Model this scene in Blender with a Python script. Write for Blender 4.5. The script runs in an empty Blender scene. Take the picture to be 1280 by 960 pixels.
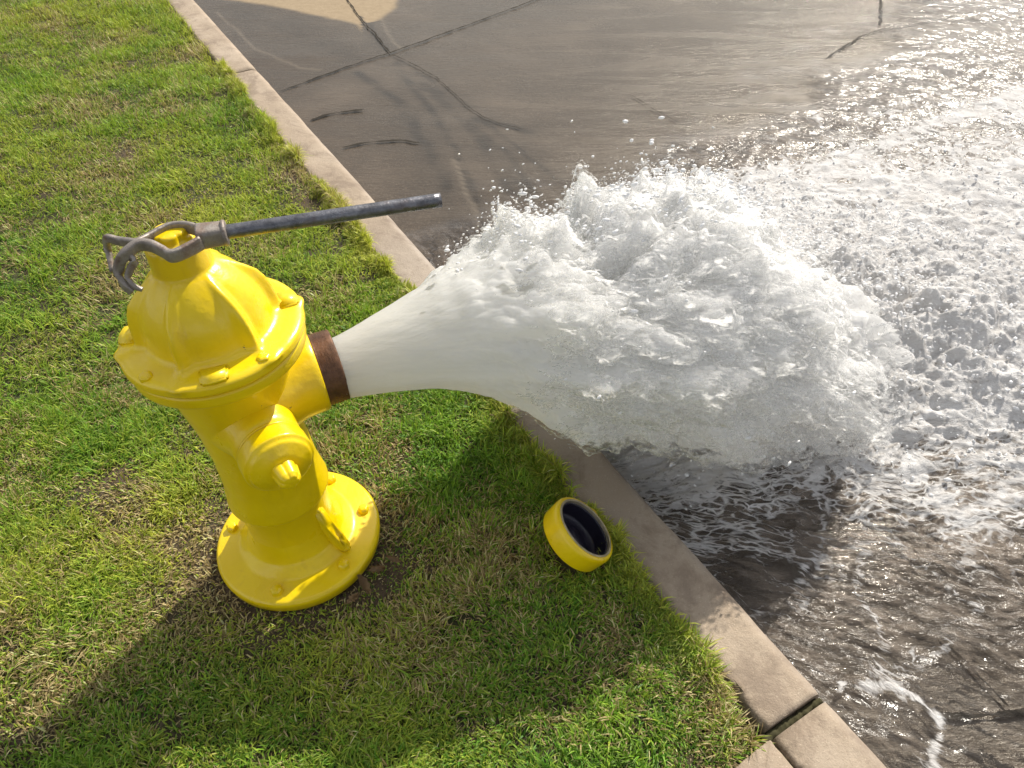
import bpy, bmesh, math
import numpy as np
from mathutils import Vector, Matrix
R = math.radians
rng = np.random.default_rng(7)

# ------------------------------------------------------------------ camera
scene = bpy.context.scene
H = 1.45
PITCH = 44.3
cam_d = bpy.data.cameras.new('camera')
cam = bpy.data.objects.new('camera', cam_d)
scene.collection.objects.link(cam)
cam.location = (0, 0, H)
cam.rotation_euler = (R(90 - PITCH), 0, 0)
cam_d.sensor_width = 36
cam_d.lens = 961 / 1280 * 36
cam_d.clip_start = 0.02
cam_d.clip_end = 2000
scene.camera = cam

# ------------------------------------------------------------------ light
SUN_EL = 41.0
SUN_DIR = Vector((0.54, 0.84, 0)).normalized()           # horizontal direction towards the sun
sun_vec = Vector((SUN_DIR.x * math.cos(R(SUN_EL)), SUN_DIR.y * math.cos(R(SUN_EL)), math.sin(R(SUN_EL))))
world = bpy.data.worlds.new('World')
scene.world = world
world.use_nodes = True
wn = world.node_tree
bg = wn.nodes['Background']
sky = wn.nodes.new('ShaderNodeTexSky')
sky.sky_type = 'NISHITA'
sky.sun_disc = False
sky.sun_elevation = R(SUN_EL)
sky.sun_rotation = math.atan2(SUN_DIR.x, SUN_DIR.y)
sky.dust_density = 2.0
sky.ozone_density = 1.0
hs = wn.nodes.new('ShaderNodeHueSaturation')          # thin haze: a paler sky
hs.inputs['Saturation'].default_value = 0.45
wn.links.new(sky.outputs[0], hs.inputs['Color'])
# broken bright cloud
tcw = wn.nodes.new('ShaderNodeTexCoord'); mpw = wn.nodes.new('ShaderNodeMapping'); mpw.inputs['Scale'].default_value = (1, 1, 2.6)
nzw = wn.nodes.new('ShaderNodeTexNoise'); nzw.inputs['Scale'].default_value = 2.3; nzw.inputs['Detail'].default_value = 6
wn.links.new(tcw.outputs['Generated'], mpw.inputs[0]); wn.links.new(mpw.outputs[0], nzw.inputs['Vector'])
crw = wn.nodes.new('ShaderNodeMapRange'); crw.interpolation_type = 'SMOOTHSTEP'
crw.inputs['From Min'].default_value = .48; crw.inputs['From Max'].default_value = .66
wn.links.new(nzw.outputs['Fac'], crw.inputs['Value'])
mxw = wn.nodes.new('ShaderNodeMix'); mxw.data_type = 'RGBA'; mxw.inputs[7].default_value = (13, 13.2, 13.6, 1)
wn.links.new(crw.outputs[0], mxw.inputs['Factor']); wn.links.new(hs.outputs[0], mxw.inputs[6])
wn.links.new(mxw.outputs[2], bg.inputs[0])
bg.inputs[1].default_value = 0.088
sl = bpy.data.lights.new('sun', 'SUN')
sl.energy = 4.5
sl.angle = R(0.6)
sl.color = (1.0, 0.93, 0.82)
so = bpy.data.objects.new('sun', sl)
scene.collection.objects.link(so)
so.rotation_euler = sun_vec.to_track_quat('Z', 'Y').to_euler()
so.location = (3, 4, 6)
scene.view_settings.view_transform = 'Standard'
scene.view_settings.look = 'None'
scene.view_settings.gamma = 1
scene.view_settings.exposure = 0.25
scene.render.engine = 'CYCLES'
scene.cycles.transparent_max_bounces = 128

# ------------------------------------------------------------------ maths helpers
th = R(PITCH)
F = 961.0
def un(px, py, z=0.0):
    """point at height z seen at photograph position (used once, to survey the place)"""
    x = (px - 640) / F; y = -(py - 480) / F
    d = (x, math.cos(th) + y * math.sin(th), -math.sin(th) + y * math.cos(th))
    t = (z - H) / d[2]
    return np.array([d[0] * t, d[1] * t, z])

_perm = np.arange(256); np.random.default_rng(3).shuffle(_perm)
_perm = np.concatenate([_perm, _perm, _perm])
_g3 = np.random.default_rng(5).normal(size=(256, 3)); _g3 /= np.linalg.norm(_g3, axis=1)[:, None]
def perlin(x, y, z):
    x, y, z = np.broadcast_arrays(np.asarray(x, float), np.asarray(y, float), np.asarray(z, float))
    xi = np.floor(x).astype(int); yi = np.floor(y).astype(int); zi = np.floor(z).astype(int)
    xf = x - xi; yf = y - yi; zf = z - zi
    xi &= 255; yi &= 255; zi &= 255
    u = xf**3 * (xf * (xf * 6 - 15) + 10); v = yf**3 * (yf * (yf * 6 - 15) + 10); w = zf**3 * (zf * (zf * 6 - 15) + 10)
    def g(i, j, k):
        h = _perm[_perm[_perm[(xi + i) & 255] + ((yi + j) & 255)] + ((zi + k) & 255)]
        q = _g3[h]
        return q[..., 0] * (xf - i) + q[..., 1] * (yf - j) + q[..., 2] * (zf - k)
    def l(a, b, t): return a + t * (b - a)
    return l(l(l(g(0,0,0), g(1,0,0), u), l(g(0,1,0), g(1,1,0), u), v),
             l(l(g(0,0,1), g(1,0,1), u), l(g(0,1,1), g(1,1,1), u), v), w) * 1.5
def fbm(x, y, z, o=4, gain=.5):
    s = 0; a = 1.0; f = 1.0
    for i in range(o):
        s = s + a * perlin(x * f + 17.3 * i, y * f + 5.1 * i, z * f + 9.7 * i); a *= gain; f *= 2.03
    return s
def ridge(x, y, z, o=4, gain=.5):
    s = 0; a = 1.0; f = 1.0; n = 0
    for i in range(o):
        s = s + a * (1 - 2 * np.abs(perlin(x * f + 11.3 * i, y * f + 7.1 * i, z * f + 3.7 * i))); n += a; a *= gain; f *= 2.03
    return s / n
def sstep(a, b, x):
    t = np.clip((x - a) / (b - a), 0, 1); return t * t * (3 - 2 * t)

# ------------------------------------------------------------------ object helpers
COL = scene.collection
def link(o, parent=None, mat=None):
    COL.objects.link(o)
    if parent: o.parent = parent
    if mat and o.type == 'MESH': o.data.materials.append(mat)
    return o
def tag(o, label=None, cat=None, group=None, kind=None):
    if label: o['label'] = label
    if cat: o['category'] = cat
    if group: o['group'] = group
    if kind: o['kind'] = kind
    return o
def np_mesh(name, verts, faces, mat=None, parent=None, smooth=True, attrs=None, colors=None, vecs=None):
    """faces: (n,3) or (n,4) integer array"""
    me = bpy.data.meshes.new(name)
    verts = np.ascontiguousarray(verts, dtype=np.float32); faces = np.ascontiguousarray(faces, dtype=np.int32)
    me.vertices.add(len(verts)); me.vertices.foreach_set('co', verts.ravel())
    k = faces.shape[1]
    me.loops.add(faces.size); me.loops.foreach_set('vertex_index', faces.ravel())
    me.polygons.add(len(faces)); me.polygons.foreach_set('loop_start', np.arange(0, faces.size, k, dtype=np.int32))
    me.polygons.foreach_set('loop_total', np.full(len(faces), k, dtype=np.int32))
    me.update(calc_edges=True)
    me.polygons.foreach_set('use_smooth', np.full(len(faces), smooth))
    for n, a in (attrs or {}).items():
        at = me.attributes.new(n, 'FLOAT', 'POINT'); at.data.foreach_set('value', np.ascontiguousarray(a, dtype=np.float32).ravel())
    for n, a in (vecs or {}).items():
        at = me.attributes.new(n, 'FLOAT_VECTOR', 'POINT'); at.data.foreach_set('vector', np.ascontiguousarray(a, dtype=np.float32).ravel())
    for n, a in (colors or {}).items():
        at = me.color_attributes.new(n, 'FLOAT_COLOR', 'POINT')
        c = np.ones((len(verts), 4), np.float32); c[:, :3] = a; at.data.foreach_set('color', c.ravel())
    me.update()
    return link(bpy.data.objects.new(name, me), parent, mat)
def bm_obj(name, bm, mat, parent=None, smooth=True, mw=None):
    bmesh.ops.recalc_face_normals(bm, faces=bm.faces)
    me = bpy.data.meshes.new(name); bm.to_mesh(me); bm.free()
    for p in me.polygons: p.use_smooth = smooth
    o = bpy.data.objects.new(name, me)
    link(o, parent, mat)
    if mw is not None: o.matrix_local = mw
    return o
def grid_faces(nu, nv, wrap_v=False):
    i = np.arange(nu - 1)[:, None]; j = np.arange(nv if wrap_v else nv - 1)[None, :]
    j2 = (j + 1) % nv
    a = i * nv + j; b = (i + 1) * nv + j; c = (i + 1) * nv + j2; d = i * nv + j2
    return np.stack([a, b, c, d], -1).reshape(-1, 4)
def catmull(pts, n):
    p = np.asarray(pts, float); p = np.vstack([2 * p[0] - p[1], p, 2 * p[-1] - p[-2]])
    out = []
    m = len(p) - 3
    for q in np.linspace(0, m - 1e-9, n):
        i = int(q); t = q - i; a, b, c, d = p[i:i + 4]
        out.append(.5 * ((2 * b) + (-a + c) * t + (2 * a - 5 * b + 4 * c - d) * t * t + (-a + 3 * b - 3 * c + d) * t**3))
    return np.array(out)
def lathe(bm, prof, seg=96, mod=None, fine=0):
    """revolve (z, r) pairs about local Z; mod(z, angle) -> added radius"""
    if fine: prof = catmull(prof, fine)
    rings = []
    for z, r in prof:
        ring = []
        for k in range(seg):
            a = 2 * math.pi * k / seg
            rr = r + (mod(z, a) if mod else 0)
            ring.append(bm.verts.new((rr * math.cos(a), rr * math.sin(a), z)))
        rings.append(ring)
    for a, b in zip(rings, rings[1:]):
        for k in range(seg):
            bm.faces.new((a[k], a[(k + 1) % seg], b[(k + 1) % seg], b[k]))
    return rings
def cap_ring(bm, ring): bm.faces.new(ring)
def rounded(pts, rad=.003, n=3):
    """round the corners of a (z, r) polyline"""
    out = [pts[0]]
    for a, b, c in zip(pts, pts[1:], pts[2:]):
        a, b, c = map(np.array, (a, b, c))
        da = a - b; dc = c - b; la = np.linalg.norm(da); lc = np.linalg.norm(dc)
        q = min(rad, la * .45, lc * .45)
        p0 = b + da / la * q; p1 = b + dc / lc * q
        for t in np.linspace(0, 1, n + 1): out.append(tuple((1 - t)**2 * p0 + 2 * t * (1 - t) * b + t * t * p1))
    out.append(pts[-1]); return out
def sweep(bm, path, sec_fn, closed=False):
    """sweep a section (list of (side, up) offsets) along a path; sec_fn(i, t)"""
    P = [Vector(p) for p in path]; n = len(P); rings = []
    for i, p in enumerate(P):
        if closed: d = (P[(i + 1) % n] - P[i - 1])
        else: d = (P[min(i + 1, n - 1)] - P[max(i - 1, 0)])
        d.normalize(); side = d.cross(Vector((0, 0, 1)))
        if side.length < 1e-4: side = Vector((1, 0, 0))
        side.normalize(); up = side.cross(d)
        rings.append([bm.verts.new(p + side * s + up * u) for s, u in sec_fn(i / (n - 1))])
    m = len(rings[0])
    for i in range(n if closed else n - 1):
        a, b = rings[i], rings[(i + 1) % n]
        for k in range(m): bm.faces.new((a[k], a[(k + 1) % m], b[(k + 1) % m], b[k]))
    if not closed: bm.faces.new(rings[0][::-1]); bm.faces.new(rings[-1])
def circ(r, n=16, ry=None): return [(r * math.cos(2 * math.pi * k / n), (ry or r) * math.sin(2 * math.pi * k / n)) for k in range(n)]
def super_sec(a, b, n=16, e=.45):
    o = []
    for k in range(n):
        t = 2 * math.pi * (k + .5) / n; c, s = math.cos(t), math.sin(t)
        o.append((a * math.copysign(abs(c)**e, c), b * math.copysign(abs(s)**e, s)))
    return o

# ------------------------------------------------------------------ material helpers
class N:
    def __init__(s, name):
        s.m = bpy.data.materials.new(name); s.m.use_nodes = True; s.t = s.m.node_tree
        s.b = s.t.nodes['Principled BSDF']; s.out = s.t.nodes['Material Output']
    def n(s, ty, ins=None, **kw):
        q = s.t.nodes.new(ty)
        for k, v in kw.items(): setattr(q, k, v)
        for k, v in (ins or {}).items(): s.set(q.inputs[k], v)
        return q
    def set(s, sock, v):
        if isinstance(v, bpy.types.NodeSocket): s.t.links.new(v, sock)
        elif isinstance(v, bpy.types.Node): s.t.links.new(v.outputs[0], sock)
        else: sock.default_value = v
    def P(s, **kw):
        for k, v in kw.items(): s.set(s.b.inputs[k.replace('_', ' ')], v)
    def co(s, scale=(1, 1, 1), rot=(0, 0, 0)):
        tc = s.n('ShaderNodeTexCoord'); mp = s.n('ShaderNodeMapping', {'Vector': tc.outputs['Object'], 'Scale': scale, 'Rotation': rot}); return mp.outputs[0]
    def noise(s, v, scale, detail=4, rough=.55, dist=0):
        return s.n('ShaderNodeTexNoise', {'Vector': v, 'Scale': scale, 'Detail': detail, 'Roughness': rough, 'Distortion': dist}).outputs['Fac']
    def ramp(s, f, stops):
        q = s.n('ShaderNodeValToRGB', {'Fac': f}); e = q.color_ramp.elements
        while len(e) < len(stops): e.new(.5)
        for el, (p, c) in zip(e, stops):
            el.position = p; el.color = (*c, 1) if len(c) == 3 else c
        return q.outputs['Color']
    def math(s, op, a, b=0.0, c=None, clamp=False):
        q = s.n('ShaderNodeMath', operation=op, use_clamp=clamp); s.set(q.inputs[0], a); s.set(q.inputs[1], b)
        if c is not None: s.set(q.inputs[2], c)
        return q.outputs[0]
    def mr(s, v, a, b, c=0.0, d=1.0, smooth=True):
        q = s.n('ShaderNodeMapRange', {'Value': v, 'From Min': a, 'From Max': b, 'To Min': c, 'To Max': d})
        if smooth: q.interpolation_type = 'SMOOTHSTEP'
        return q.outputs[0]
    def mix(s, f, a, b, mode='MIX'):
        q = s.n('ShaderNodeMix', data_type='RGBA', blend_type=mode); s.set(q.inputs['Factor'], f)
        s.set(q.inputs[6], a if not isinstance(a, tuple) else (*a, 1)); s.set(q.inputs[7], b if not isinstance(b, tuple) else (*b, 1))
        return q.outputs[2]
    def bump(s, h, strength=.3, dist=.01, normal=None):
        q = s.n('ShaderNodeBump', {'Height': h, 'Strength': strength, 'Distance': dist})
        if normal is not None: s.set(q.inputs['Normal'], normal)
        return q.outputs[0]
    def attr(s, name, out='Fac'): return s.n('ShaderNodeAttribute', attribute_name=name).outputs[out]

def mat_yellow():
    m = N('yellow_paint'); v = m.co()
    c = m.ramp(m.noise(v, 9, 5), [(.35, (.84, .59, .0)), (.65, (.92, .67, .0))])
    dirt = m.mr(m.noise(v, 22, 6, .7), .62, .78)
    c = m.mix(m.math('MULTIPLY', dirt, .22), c, (.45, .30, .04))
    chips = m.mr(m.noise(v, 48, 5, .7), .705, .72)
    c = m.mix(m.math('MULTIPLY', m.mr(m.noise(m.co((1, 1, .25)), 26, 6, .7), .55, .72), .25), c, (.55, .33, .02))
    c = m.mix(m.math('MULTIPLY', chips, .8), c, (.12, .08, .05))
    m.P(Base_Color=c, Roughness=m.mr(m.noise(v, 14, 4), .3, .7, .26, .42), Coat_Weight=.35, Coat_Roughness=.16,
        Normal=m.bump(m.noise(v, 120, 3, .6), .12, .004, m.bump(m.noise(v, 18, 3), .25, .01)))
    return m.m
def mat_steel(name, c1, c2, rough=.4, metal=.85, rust=0.0):
    m = N(name); v = m.co()
    c = m.ramp(m.noise(v, 40, 6, .7), [(.35, c1), (.65, c2)])
    if rust: c = m.mix(m.math('MULTIPLY', m.mr(m.noise(v, 25, 6, .7), .5, .65), rust), c, (.16, .07, .03))
    m.P(Base_Color=c, Metallic=metal, Roughness=m.mr(m.noise(v, 30, 5), .3, .7, rough - .1, rough + .15), Normal=m.bump(m.noise(v, 150, 4, .7), .35, .004))
    return m.m
def mat_kerb():
    m = N('kerb_concrete'); v = m.co()
    c = m.ramp(m.noise(v, 3.2, 8, .62), [(.3, (.30, .23, .165)), (.5, (.385, .305, .225)), (.7, (.47, .385, .295))])
    c = m.mix(m.math('MULTIPLY', m.mr(m.noise(v, 90, 5, .8), .52, .7), .45), c, (.22, .16, .11))
    c = m.mix(m.math('MULTIPLY', m.mr(m.noise(v, 260, 2, .6), .6, .7), .5), c, (.62, .52, .40))
    wet_shade = m.attr('wet_shade')
    c = m.mix(wet_shade, c, (.34, .30, .26))  # wet concrete, with the greyer tone of the shaded kerb painted in
    c = m.mix(m.math('MULTIPLY', m.mr(m.noise(v, 7, 7, .7, .5), .47, .62), .6), c, (.20, .15, .11))
    c = m.mix(m.math('MULTIPLY', m.attr('dirt'), m.mr(m.noise(v, 24, 6, .75), .35, .6, 0, .8)), c, (.10, .075, .045))
    # hairline cracks
    vo = m.n('ShaderNodeTexVoronoi', {'Vector': m.mix(.12, v, m.n('ShaderNodeTexNoise', {'Vector': v, 'Scale': 6.0, 'Detail': 6.0}).outputs['Color']), 'Scale': 3.0}, feature='DISTANCE_TO_EDGE').outputs['Distance']
    cr = m.math('MULTIPLY', m.mr(vo, 0.0, .012, 1, 0), m.mr(m.noise(v, 2.1, 2), .60, .7))
    c = m.mix(m.math('MULTIPLY', cr, .75), c, (.07, .05, .035))
    h = m.math('ADD', m.noise(v, 220, 4, .7), m.math('MULTIPLY', m.noise(v, 30, 5, .6), 2.0))
    h = m.math('SUBTRACT', h, m.math('MULTIPLY', cr, 2))
    m.P(Base_Color=c, Roughness=m.mr(wet_shade, 0, 1, .85, .35), Normal=m.bump(h, .5, .004))
    return m.m
def mat_road():
    m = N('wet_road_concrete'); v = m.co()
    dry = m.attr('dry')
    stain = m.attr('stain')
    c = m.ramp(m.noise(v, 1.1, 8, .62, .6), [(.3, (.062, .048, .037)), (.5, (.098, .077, .06)), (.68, (.165, .132, .104))])
    vs = m.co((1.3, 6.0, 1), (0, 0, R(25)))
    c = m.mix(m.math('MULTIPLY', m.mr(m.noise(vs, 2.2, 8, .7, .8), .42, .66), .6), c, (.085, .066, .052))
    c = m.mix(m.math('MULTIPLY', m.mr(m.noise(v, 140, 4, .8), .5, .64), .45), c, (.27, .225, .18))
    c = m.mix(stain, c, (.04, .032, .026))
    c = m.mix(m.math('MULTIPLY', m.attr('pale'), .28), c, (.42, .36, .29))
    c = m.mix(dry, c, m.ramp(m.noise(v, 30, 6, .7), [(.3, (.40, .32, .23)), (.7, (.50, .41, .30))]))
    rg0 = m.noise(m.co((.5, 3.2, 1), (0, 0, R(-38))), 1.6, 6, .6, 1.2)
    rg = m.mix(dry, m.mr(rg0, .38, .62, .10, .36), (.8, .8, .8))
    h = m.math('ADD', m.noise(v, 90, 5, .7), m.math('MULTIPLY', m.noise(vs, 9, 6, .7, .5), 3.0))
    m.P(Base_Color=c, Roughness=rg, IOR=1.4, Coat_Weight=m.math('MULTIPLY', m.math('SUBTRACT', 1.0, dry), .55), Coat_Roughness=.06, Normal=m.bump(h, .35, .004), Coat_Normal=m.bump(m.noise(vs, 14, 4, .6, .3), .35, .004))
    return m.m
def mat_simple(name, c, rough=.8):
    m = N(name); v = m.co()
    k = m.noise(v, 60, 5, .7)
    m.P(Base_Color=m.mix(k, tuple(x * .6 for x in c), tuple(min(1, x * 1.4) for x in c)), Roughness=rough, Normal=m.bump(k, .5, .004)); return m.m
def mat_soil():
    m = N('soil_and_thatch'); v = m.co()
    c = m.ramp(m.noise(v, 55, 8, .75), [(.3, (.03, .024, .013)), (.5, (.09, .072, .035)), (.7, (.24, .19, .10))])
    g = m.mr(m.noise(v, 5, 6, .7), .42, .6)
    c = m.mix(m.math('MULTIPLY', g, .6), c, (.06, .085, .022))
    c = m.mix(m.attr('bare'), c, m.ramp(m.noise(v, 70, 6, .8), [(.35, (.05, .032, .022)), (.65, (.22, .15, .10))]))
    m.P(Base_Color=c, Roughness=.95, Normal=m.bump(m.noise(v, 120, 6, .8), 1.0, .012)); return m.m
def mat_grass():
    m = N('grass_blade'); c = m.attr('tint', 'Color')
    d = m.n('ShaderNodeBsdfPrincipled', {'Base Color': c, 'Roughness': .5, 'Specular IOR Level': .35})
    tr = m.n('ShaderNodeBsdfTranslucent', {'Color': m.mix(.35, c, (.30, .42, .02), 'MIX')})
    mx = m.n('ShaderNodeMixShader', {0: .38, 1: d.outputs[0], 2: tr.outputs[0]})
    m.set(m.out.inputs['Surface'], mx.outputs[0]); return m.m
def mat_plume():
    m = N('aerated_water'); v = m.co((1, 1, 1))
    vs = m.co((.45, 1, 1), (0, 0, R(-24)))
    beige = m.attr('young')
    c = m.mix(beige, (.96, .96, .955), (.80, .79, .74))
    c = m.mix(m.math('MULTIPLY', m.mr(m.noise(vs, 9, 6, .65, .8), .5, .7), .15), c, (.66, .66, .65))
    vy = m.co((.10, 1, 1), (0, 0, R(-24)))
    sk = m.noise(vy, 34, 5, .65, .4)
    c = m.mix(m.math('MULTIPLY', m.mr(sk, .42, .68), .35), c, (.60, .61, .60))
    h1 = m.noise(vs, 22, 8, .68, 1.6)
    h2 = m.noise(vs, 95, 5, .7, .5)
    st = m.mr(beige, 0, 1, .5, .08)
    m.P(Base_Color=c, Roughness=.3, Subsurface_Weight=.8, Subsurface_Radius=(1, 1, 1), Subsurface_Scale=.09, IOR=1.33,
        Specular_IOR_Level=.5, Normal=m.bump(m.math('ADD', h1, m.math('MULTIPLY', h2, .35)), st, .022, m.bump(sk, .45, .012)))
    m.b.subsurface_method = 'RANDOM_WALK'
    cov = m.attr('cover'); va = m.co((.38, 1, 1), (0, 0, R(-24)))
    na = m.math('ADD', m.math('MULTIPLY', m.noise(va, 26, 8, .72, 1.4), .62), m.math('MULTIPLY', m.noise(va, 120, 5, .7, .6), .38))
    al = m.mr(m.math('ADD', na, m.math('MULTIPLY', cov, .5)), .60, .70)
    al = m.math('MAXIMUM', al, m.mr(cov, .93, .98))
    tl = m.n('ShaderNodeBsdfTranslucent', {'Color': (.96, .96, .95, 1)})
    mx = m.n('ShaderNodeMixShader', {0: m.mr(cov, .9, .95, .55, .36), 1: m.b.outputs[0], 2: tl.outputs[0]})
    tp = m.n('ShaderNodeBsdfTransparent', {'Color': (1, 1, 1, 1)})
    fin = m.n('ShaderNodeMixShader', {0: al, 1: tp.outputs[0], 2: mx.outputs[0]})
    m.set(m.out.inputs['Surface'], fin.outputs[0])
    return m.m
def mat_drops():
    m = N('water_drop')
    m.P(Base_Color=(.95, .95, .95, 1), Roughness=.3, IOR=1.33, Transmission_Weight=.12, Subsurface_Weight=0.0)
    return m.m
FLOW_ROT = 0.0
def mat_water():
    m = N('flowing_water'); tc = m.n('ShaderNodeTexCoord').outputs['Object']
    dens = m.attr('foam'); line = m.attr('line'); amp = m.attr('amp')
    warp = m.n('ShaderNodeTexNoise', {'Vector': tc, 'Scale': 7.0, 'Detail': 4.0}).outputs['Color']
    vw = m.n('ShaderNodeVectorMath', operation='MULTIPLY_ADD'); m.set(vw.inputs[0], warp); vw.inputs[1].default_value = (.14, .14, 0); m.set(vw.inputs[2], m.attr('flow', 'Vector'))
    v = m.n('ShaderNodeMapping', {'Vector': vw.outputs[0], 'Scale': (.36, 1, 1)}).outputs[0]
    # lace: thin bright webs round dark cells at several sizes
    def web(scale, w):
        a = m.n('ShaderNodeTexVoronoi', {'Vector': v, 'Scale': scale}, feature='DISTANCE_TO_EDGE').outputs['Distance']
        return m.mr(a, 0, w, 1, 0)
    n1 = m.noise(v, 9, 8, .68, 1.0)
    n2 = m.noise(v, 34, 6, .7, .8)
    lace = m.math('MAXIMUM', m.math('MULTIPLY', web(15, .09), .8), m.math('MULTIPLY', web(44, .16), .8))
    s = m.math('ADD', m.math('MULTIPLY', n1, .9), m.math('MULTIPLY', n2, .6))          # about .75 mean
    s = m.math('ADD', s, m.math('MULTIPLY', lace, .26))
    dd = m.math('ADD', dens, m.math('MULTIPLY', line, .42))
    thr = m.mr(dd, 0, 1, 1.20, .50, smooth=False)
    foam = m.mr(m.math('SUBTRACT', s, thr), -.06, .20)
    foam = m.math('MULTIPLY', foam, m.mr(dd, 0, .6, .75, 1.0))
    fc = m.ramp(n2, [(.25, (.60, .57, .54)), (.6, (.86, .85, .84))])
    foamB = m.n('ShaderNodeBsdfPrincipled', {'Base Color': fc, 'Roughness': .7, 'Specular IOR Level': .25,
             'Normal': m.bump(m.math('ADD', n2, m.math('MULTIPLY', m.noise(v, 110, 4, .7), .4)), .9, .012)})
    foamT = m.n('ShaderNodeBsdfTranslucent', {'Color': (.9, .9, .89, 1)})
    foamM = m.n('ShaderNodeMixShader', {0: .28, 1: foamB.outputs[0], 2: foamT.outputs[0]})
    rip = m.math('ADD', m.noise(v, 26, 5, .6, .6), m.math('MULTIPLY', m.noise(v, 70, 4, .6, .4), .4))
    nb = m.n('ShaderNodeBump', {'Height': rip, 'Distance': .02}); m.set(nb.inputs['Strength'], m.mr(amp, .05, .8, .08, .85, smooth=False))
    gl = m.n('ShaderNodeBsdfGlossy', {'Color': (1, 1, 1, 1), 'Roughness': .14, 'Normal': nb.outputs[0]})
    mk = m.mr(rip, .58, .85)
    murk = m.n('ShaderNodeBsdfDiffuse', {'Color': m.mix(mk, (.085, .068, .052), (.31, .255, .205)), 'Normal': nb.outputs[0]})
    tr = m.n('ShaderNodeBsdfTransparent', {'Color': (.86, .84, .80, 1)})
    body = m.n('ShaderNodeMixShader', {0: m.mr(amp, .08, .7, 0, .6, smooth=False), 1: tr.outputs[0], 2: murk.outputs[0]})
    fr = m.n('ShaderNodeFresnel', {'IOR': 1.26, 'Normal': nb.outputs[0]})
    wat = m.n('ShaderNodeMixShader', {0: m.math('MULTIPLY', fr.outputs[0], m.attr('film')), 1: body.outputs[0], 2: gl.outputs[0]})
    mx = m.n('ShaderNodeMixShader', {0: foam, 1: wat.outputs[0], 2: foamM.outputs[0]})
    m.set(m.out.inputs['Surface'], mx.outputs[0]); return m.m

M_Y = mat_yellow()
M_KERB = mat_kerb(); M_ROAD = mat_road(); M_SOIL = mat_soil(); M_GRASS = mat_grass()
M_DARK = mat_simple('dark_gap', (.02, .016, .012))
M_HANDLE = mat_steel('dark_steel', (.12, .12, .13), (.26, .26, .28), .32, .8, .2)
M_CAST = mat_steel('worn_cast_iron', (.22, .19, .17), (.38, .34, .30), .5, .55, .45)
M_COLLAR = mat_steel('rusty_brass', (.09, .045, .025), (.20, .10, .055), .45, .45, .5)
M_BLACK = mat_simple('black_rubber', (.018, .016, .03), .35)
M_MOSS = mat_simple('moss', (.055, .05, .02), .95)
M_LEAF = mat_simple('dead_leaf', (.46, .33, .19), .8)

# ------------------------------------------------------------------ layout of the place
E_DIR = np.array([-0.517, 0.856]); E_DIR /= np.linalg.norm(E_DIR)    # along the kerb, away from the viewer
P_DIR = np.array([E_DIR[1], -E_DIR[0]])                                # from the grass towards the road
K0 = np.array([.360, .534]) * H                                        # a point on the kerb's road edge
ROAD_Z = -0.13
KW = 0.150
def sp(s, v, z=0.0):
    q = K0 + E_DIR * s + P_DIR * v
    return (q[0], q[1], z)
def to_sv(x, y):
    dx = x - K0[0]; dy = y - K0[1]
    return dx * E_DIR[0] + dy * E_DIR[1], dx * P_DIR[0] + dy * P_DIR[1]
FLOW_ROT = 0.0
a = un(1050, 640, ROAD_Z); b = un(1250, 740, ROAD_Z)
FLOW_ROT = -math.atan2(b[1] - a[1], b[0] - a[0])
M_WATER = mat_water(); M_PLUME = mat_plume(); M_DROP = mat_drops()

# far ground
g = np_mesh('ground', [(-150, -150, -.3), (150, -150, -.3), (150, 150, -.3), (-150, 150, -.3)], [(0, 1, 2, 3)], M_SOIL)
tag(g, kind='structure')

# soil under the grass: fine near the view, coarse beyond
_q = un(950, 876); s_hole = to_sv(_q[0], _q[1])[0]
def ground_h(x, y):
    s, v = to_sv(x, y)
    h = .012 * fbm(x * 2.2, y * 2.2, .3, 4) - .012
    d = np.hypot(x - HX, y - HY)
    h = h - .012 * np.exp(-(d / .24)**2)
    # washed-out hole behind the kerb joint at the bottom
    hs_ = s_hole
    h = h - .07 * np.exp(-((s - hs_) / .05)**2 - ((v + KW + .012) / .018)**2)
    return h
HX, HY = -.335 * H + .012, .68 * H
def bareness(x, y):
    d = np.hypot(x - HX, (y - HY))
    b = np.exp(-(d / .27)**4)
    n = fbm(x * 3.1, y * 3.1, 4.4, 4)
    b = np.maximum(b * sstep(-.7, .3, n + .35), sstep(.42, .8, n) * .75)
    for (cx, cy, r, w) in BARE:
        b = np.maximum(b, w * np.exp(-((x - cx)**2 + (y - cy)**2) / r**2) * sstep(-.5, .35, n + .1))
    return np.clip(b, 0, 1)
BARE = []
for (px, py, r, w) in [(150, 590, .13, .9), (60, 750, .12, .7), (30, 900, .10, .9), (640, 760, .1, .4), (470, 715, .13, 1.0), (470, 560, .12, .5), (590, 590, .09, .5), (720, 850, .08, .5), (60, 70, .15, .5), (210, 560, .12, .7), (420, 775, .08, .5)]:
    q = un(px, py); BARE.append((q[0], q[1], r, w))
ss = np.concatenate([np.linspace(-1.6, 5.2, 520), np.linspace(5.4, 40, 24)]); ss = np.concatenate([np.linspace(-30, -1.8, 20), ss])
vv = np.concatenate([-np.geomspace(3.4, 40, 20)[::-1], np.linspace(-3.3, -KW - .002, 300)])
S_, V_ = np.meshgrid(ss, vv, indexing='ij')
X_ = K0[0] + E_DIR[0] * S_ + P_DIR[0] * V_; Y_ = K0[1] + E_DIR[1] * S_ + P_DIR[1] * V_
Z_ = ground_h(X_, Y_)
soil = np_mesh('grass_ground', np.stack([X_, Y_, Z_], -1).reshape(-1, 3), grid_faces(len(ss), len(vv))[:, ::-1], M_SOIL, attrs={'bare': bareness(X_, Y_).ravel()})
tag(soil, kind='structure')

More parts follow.
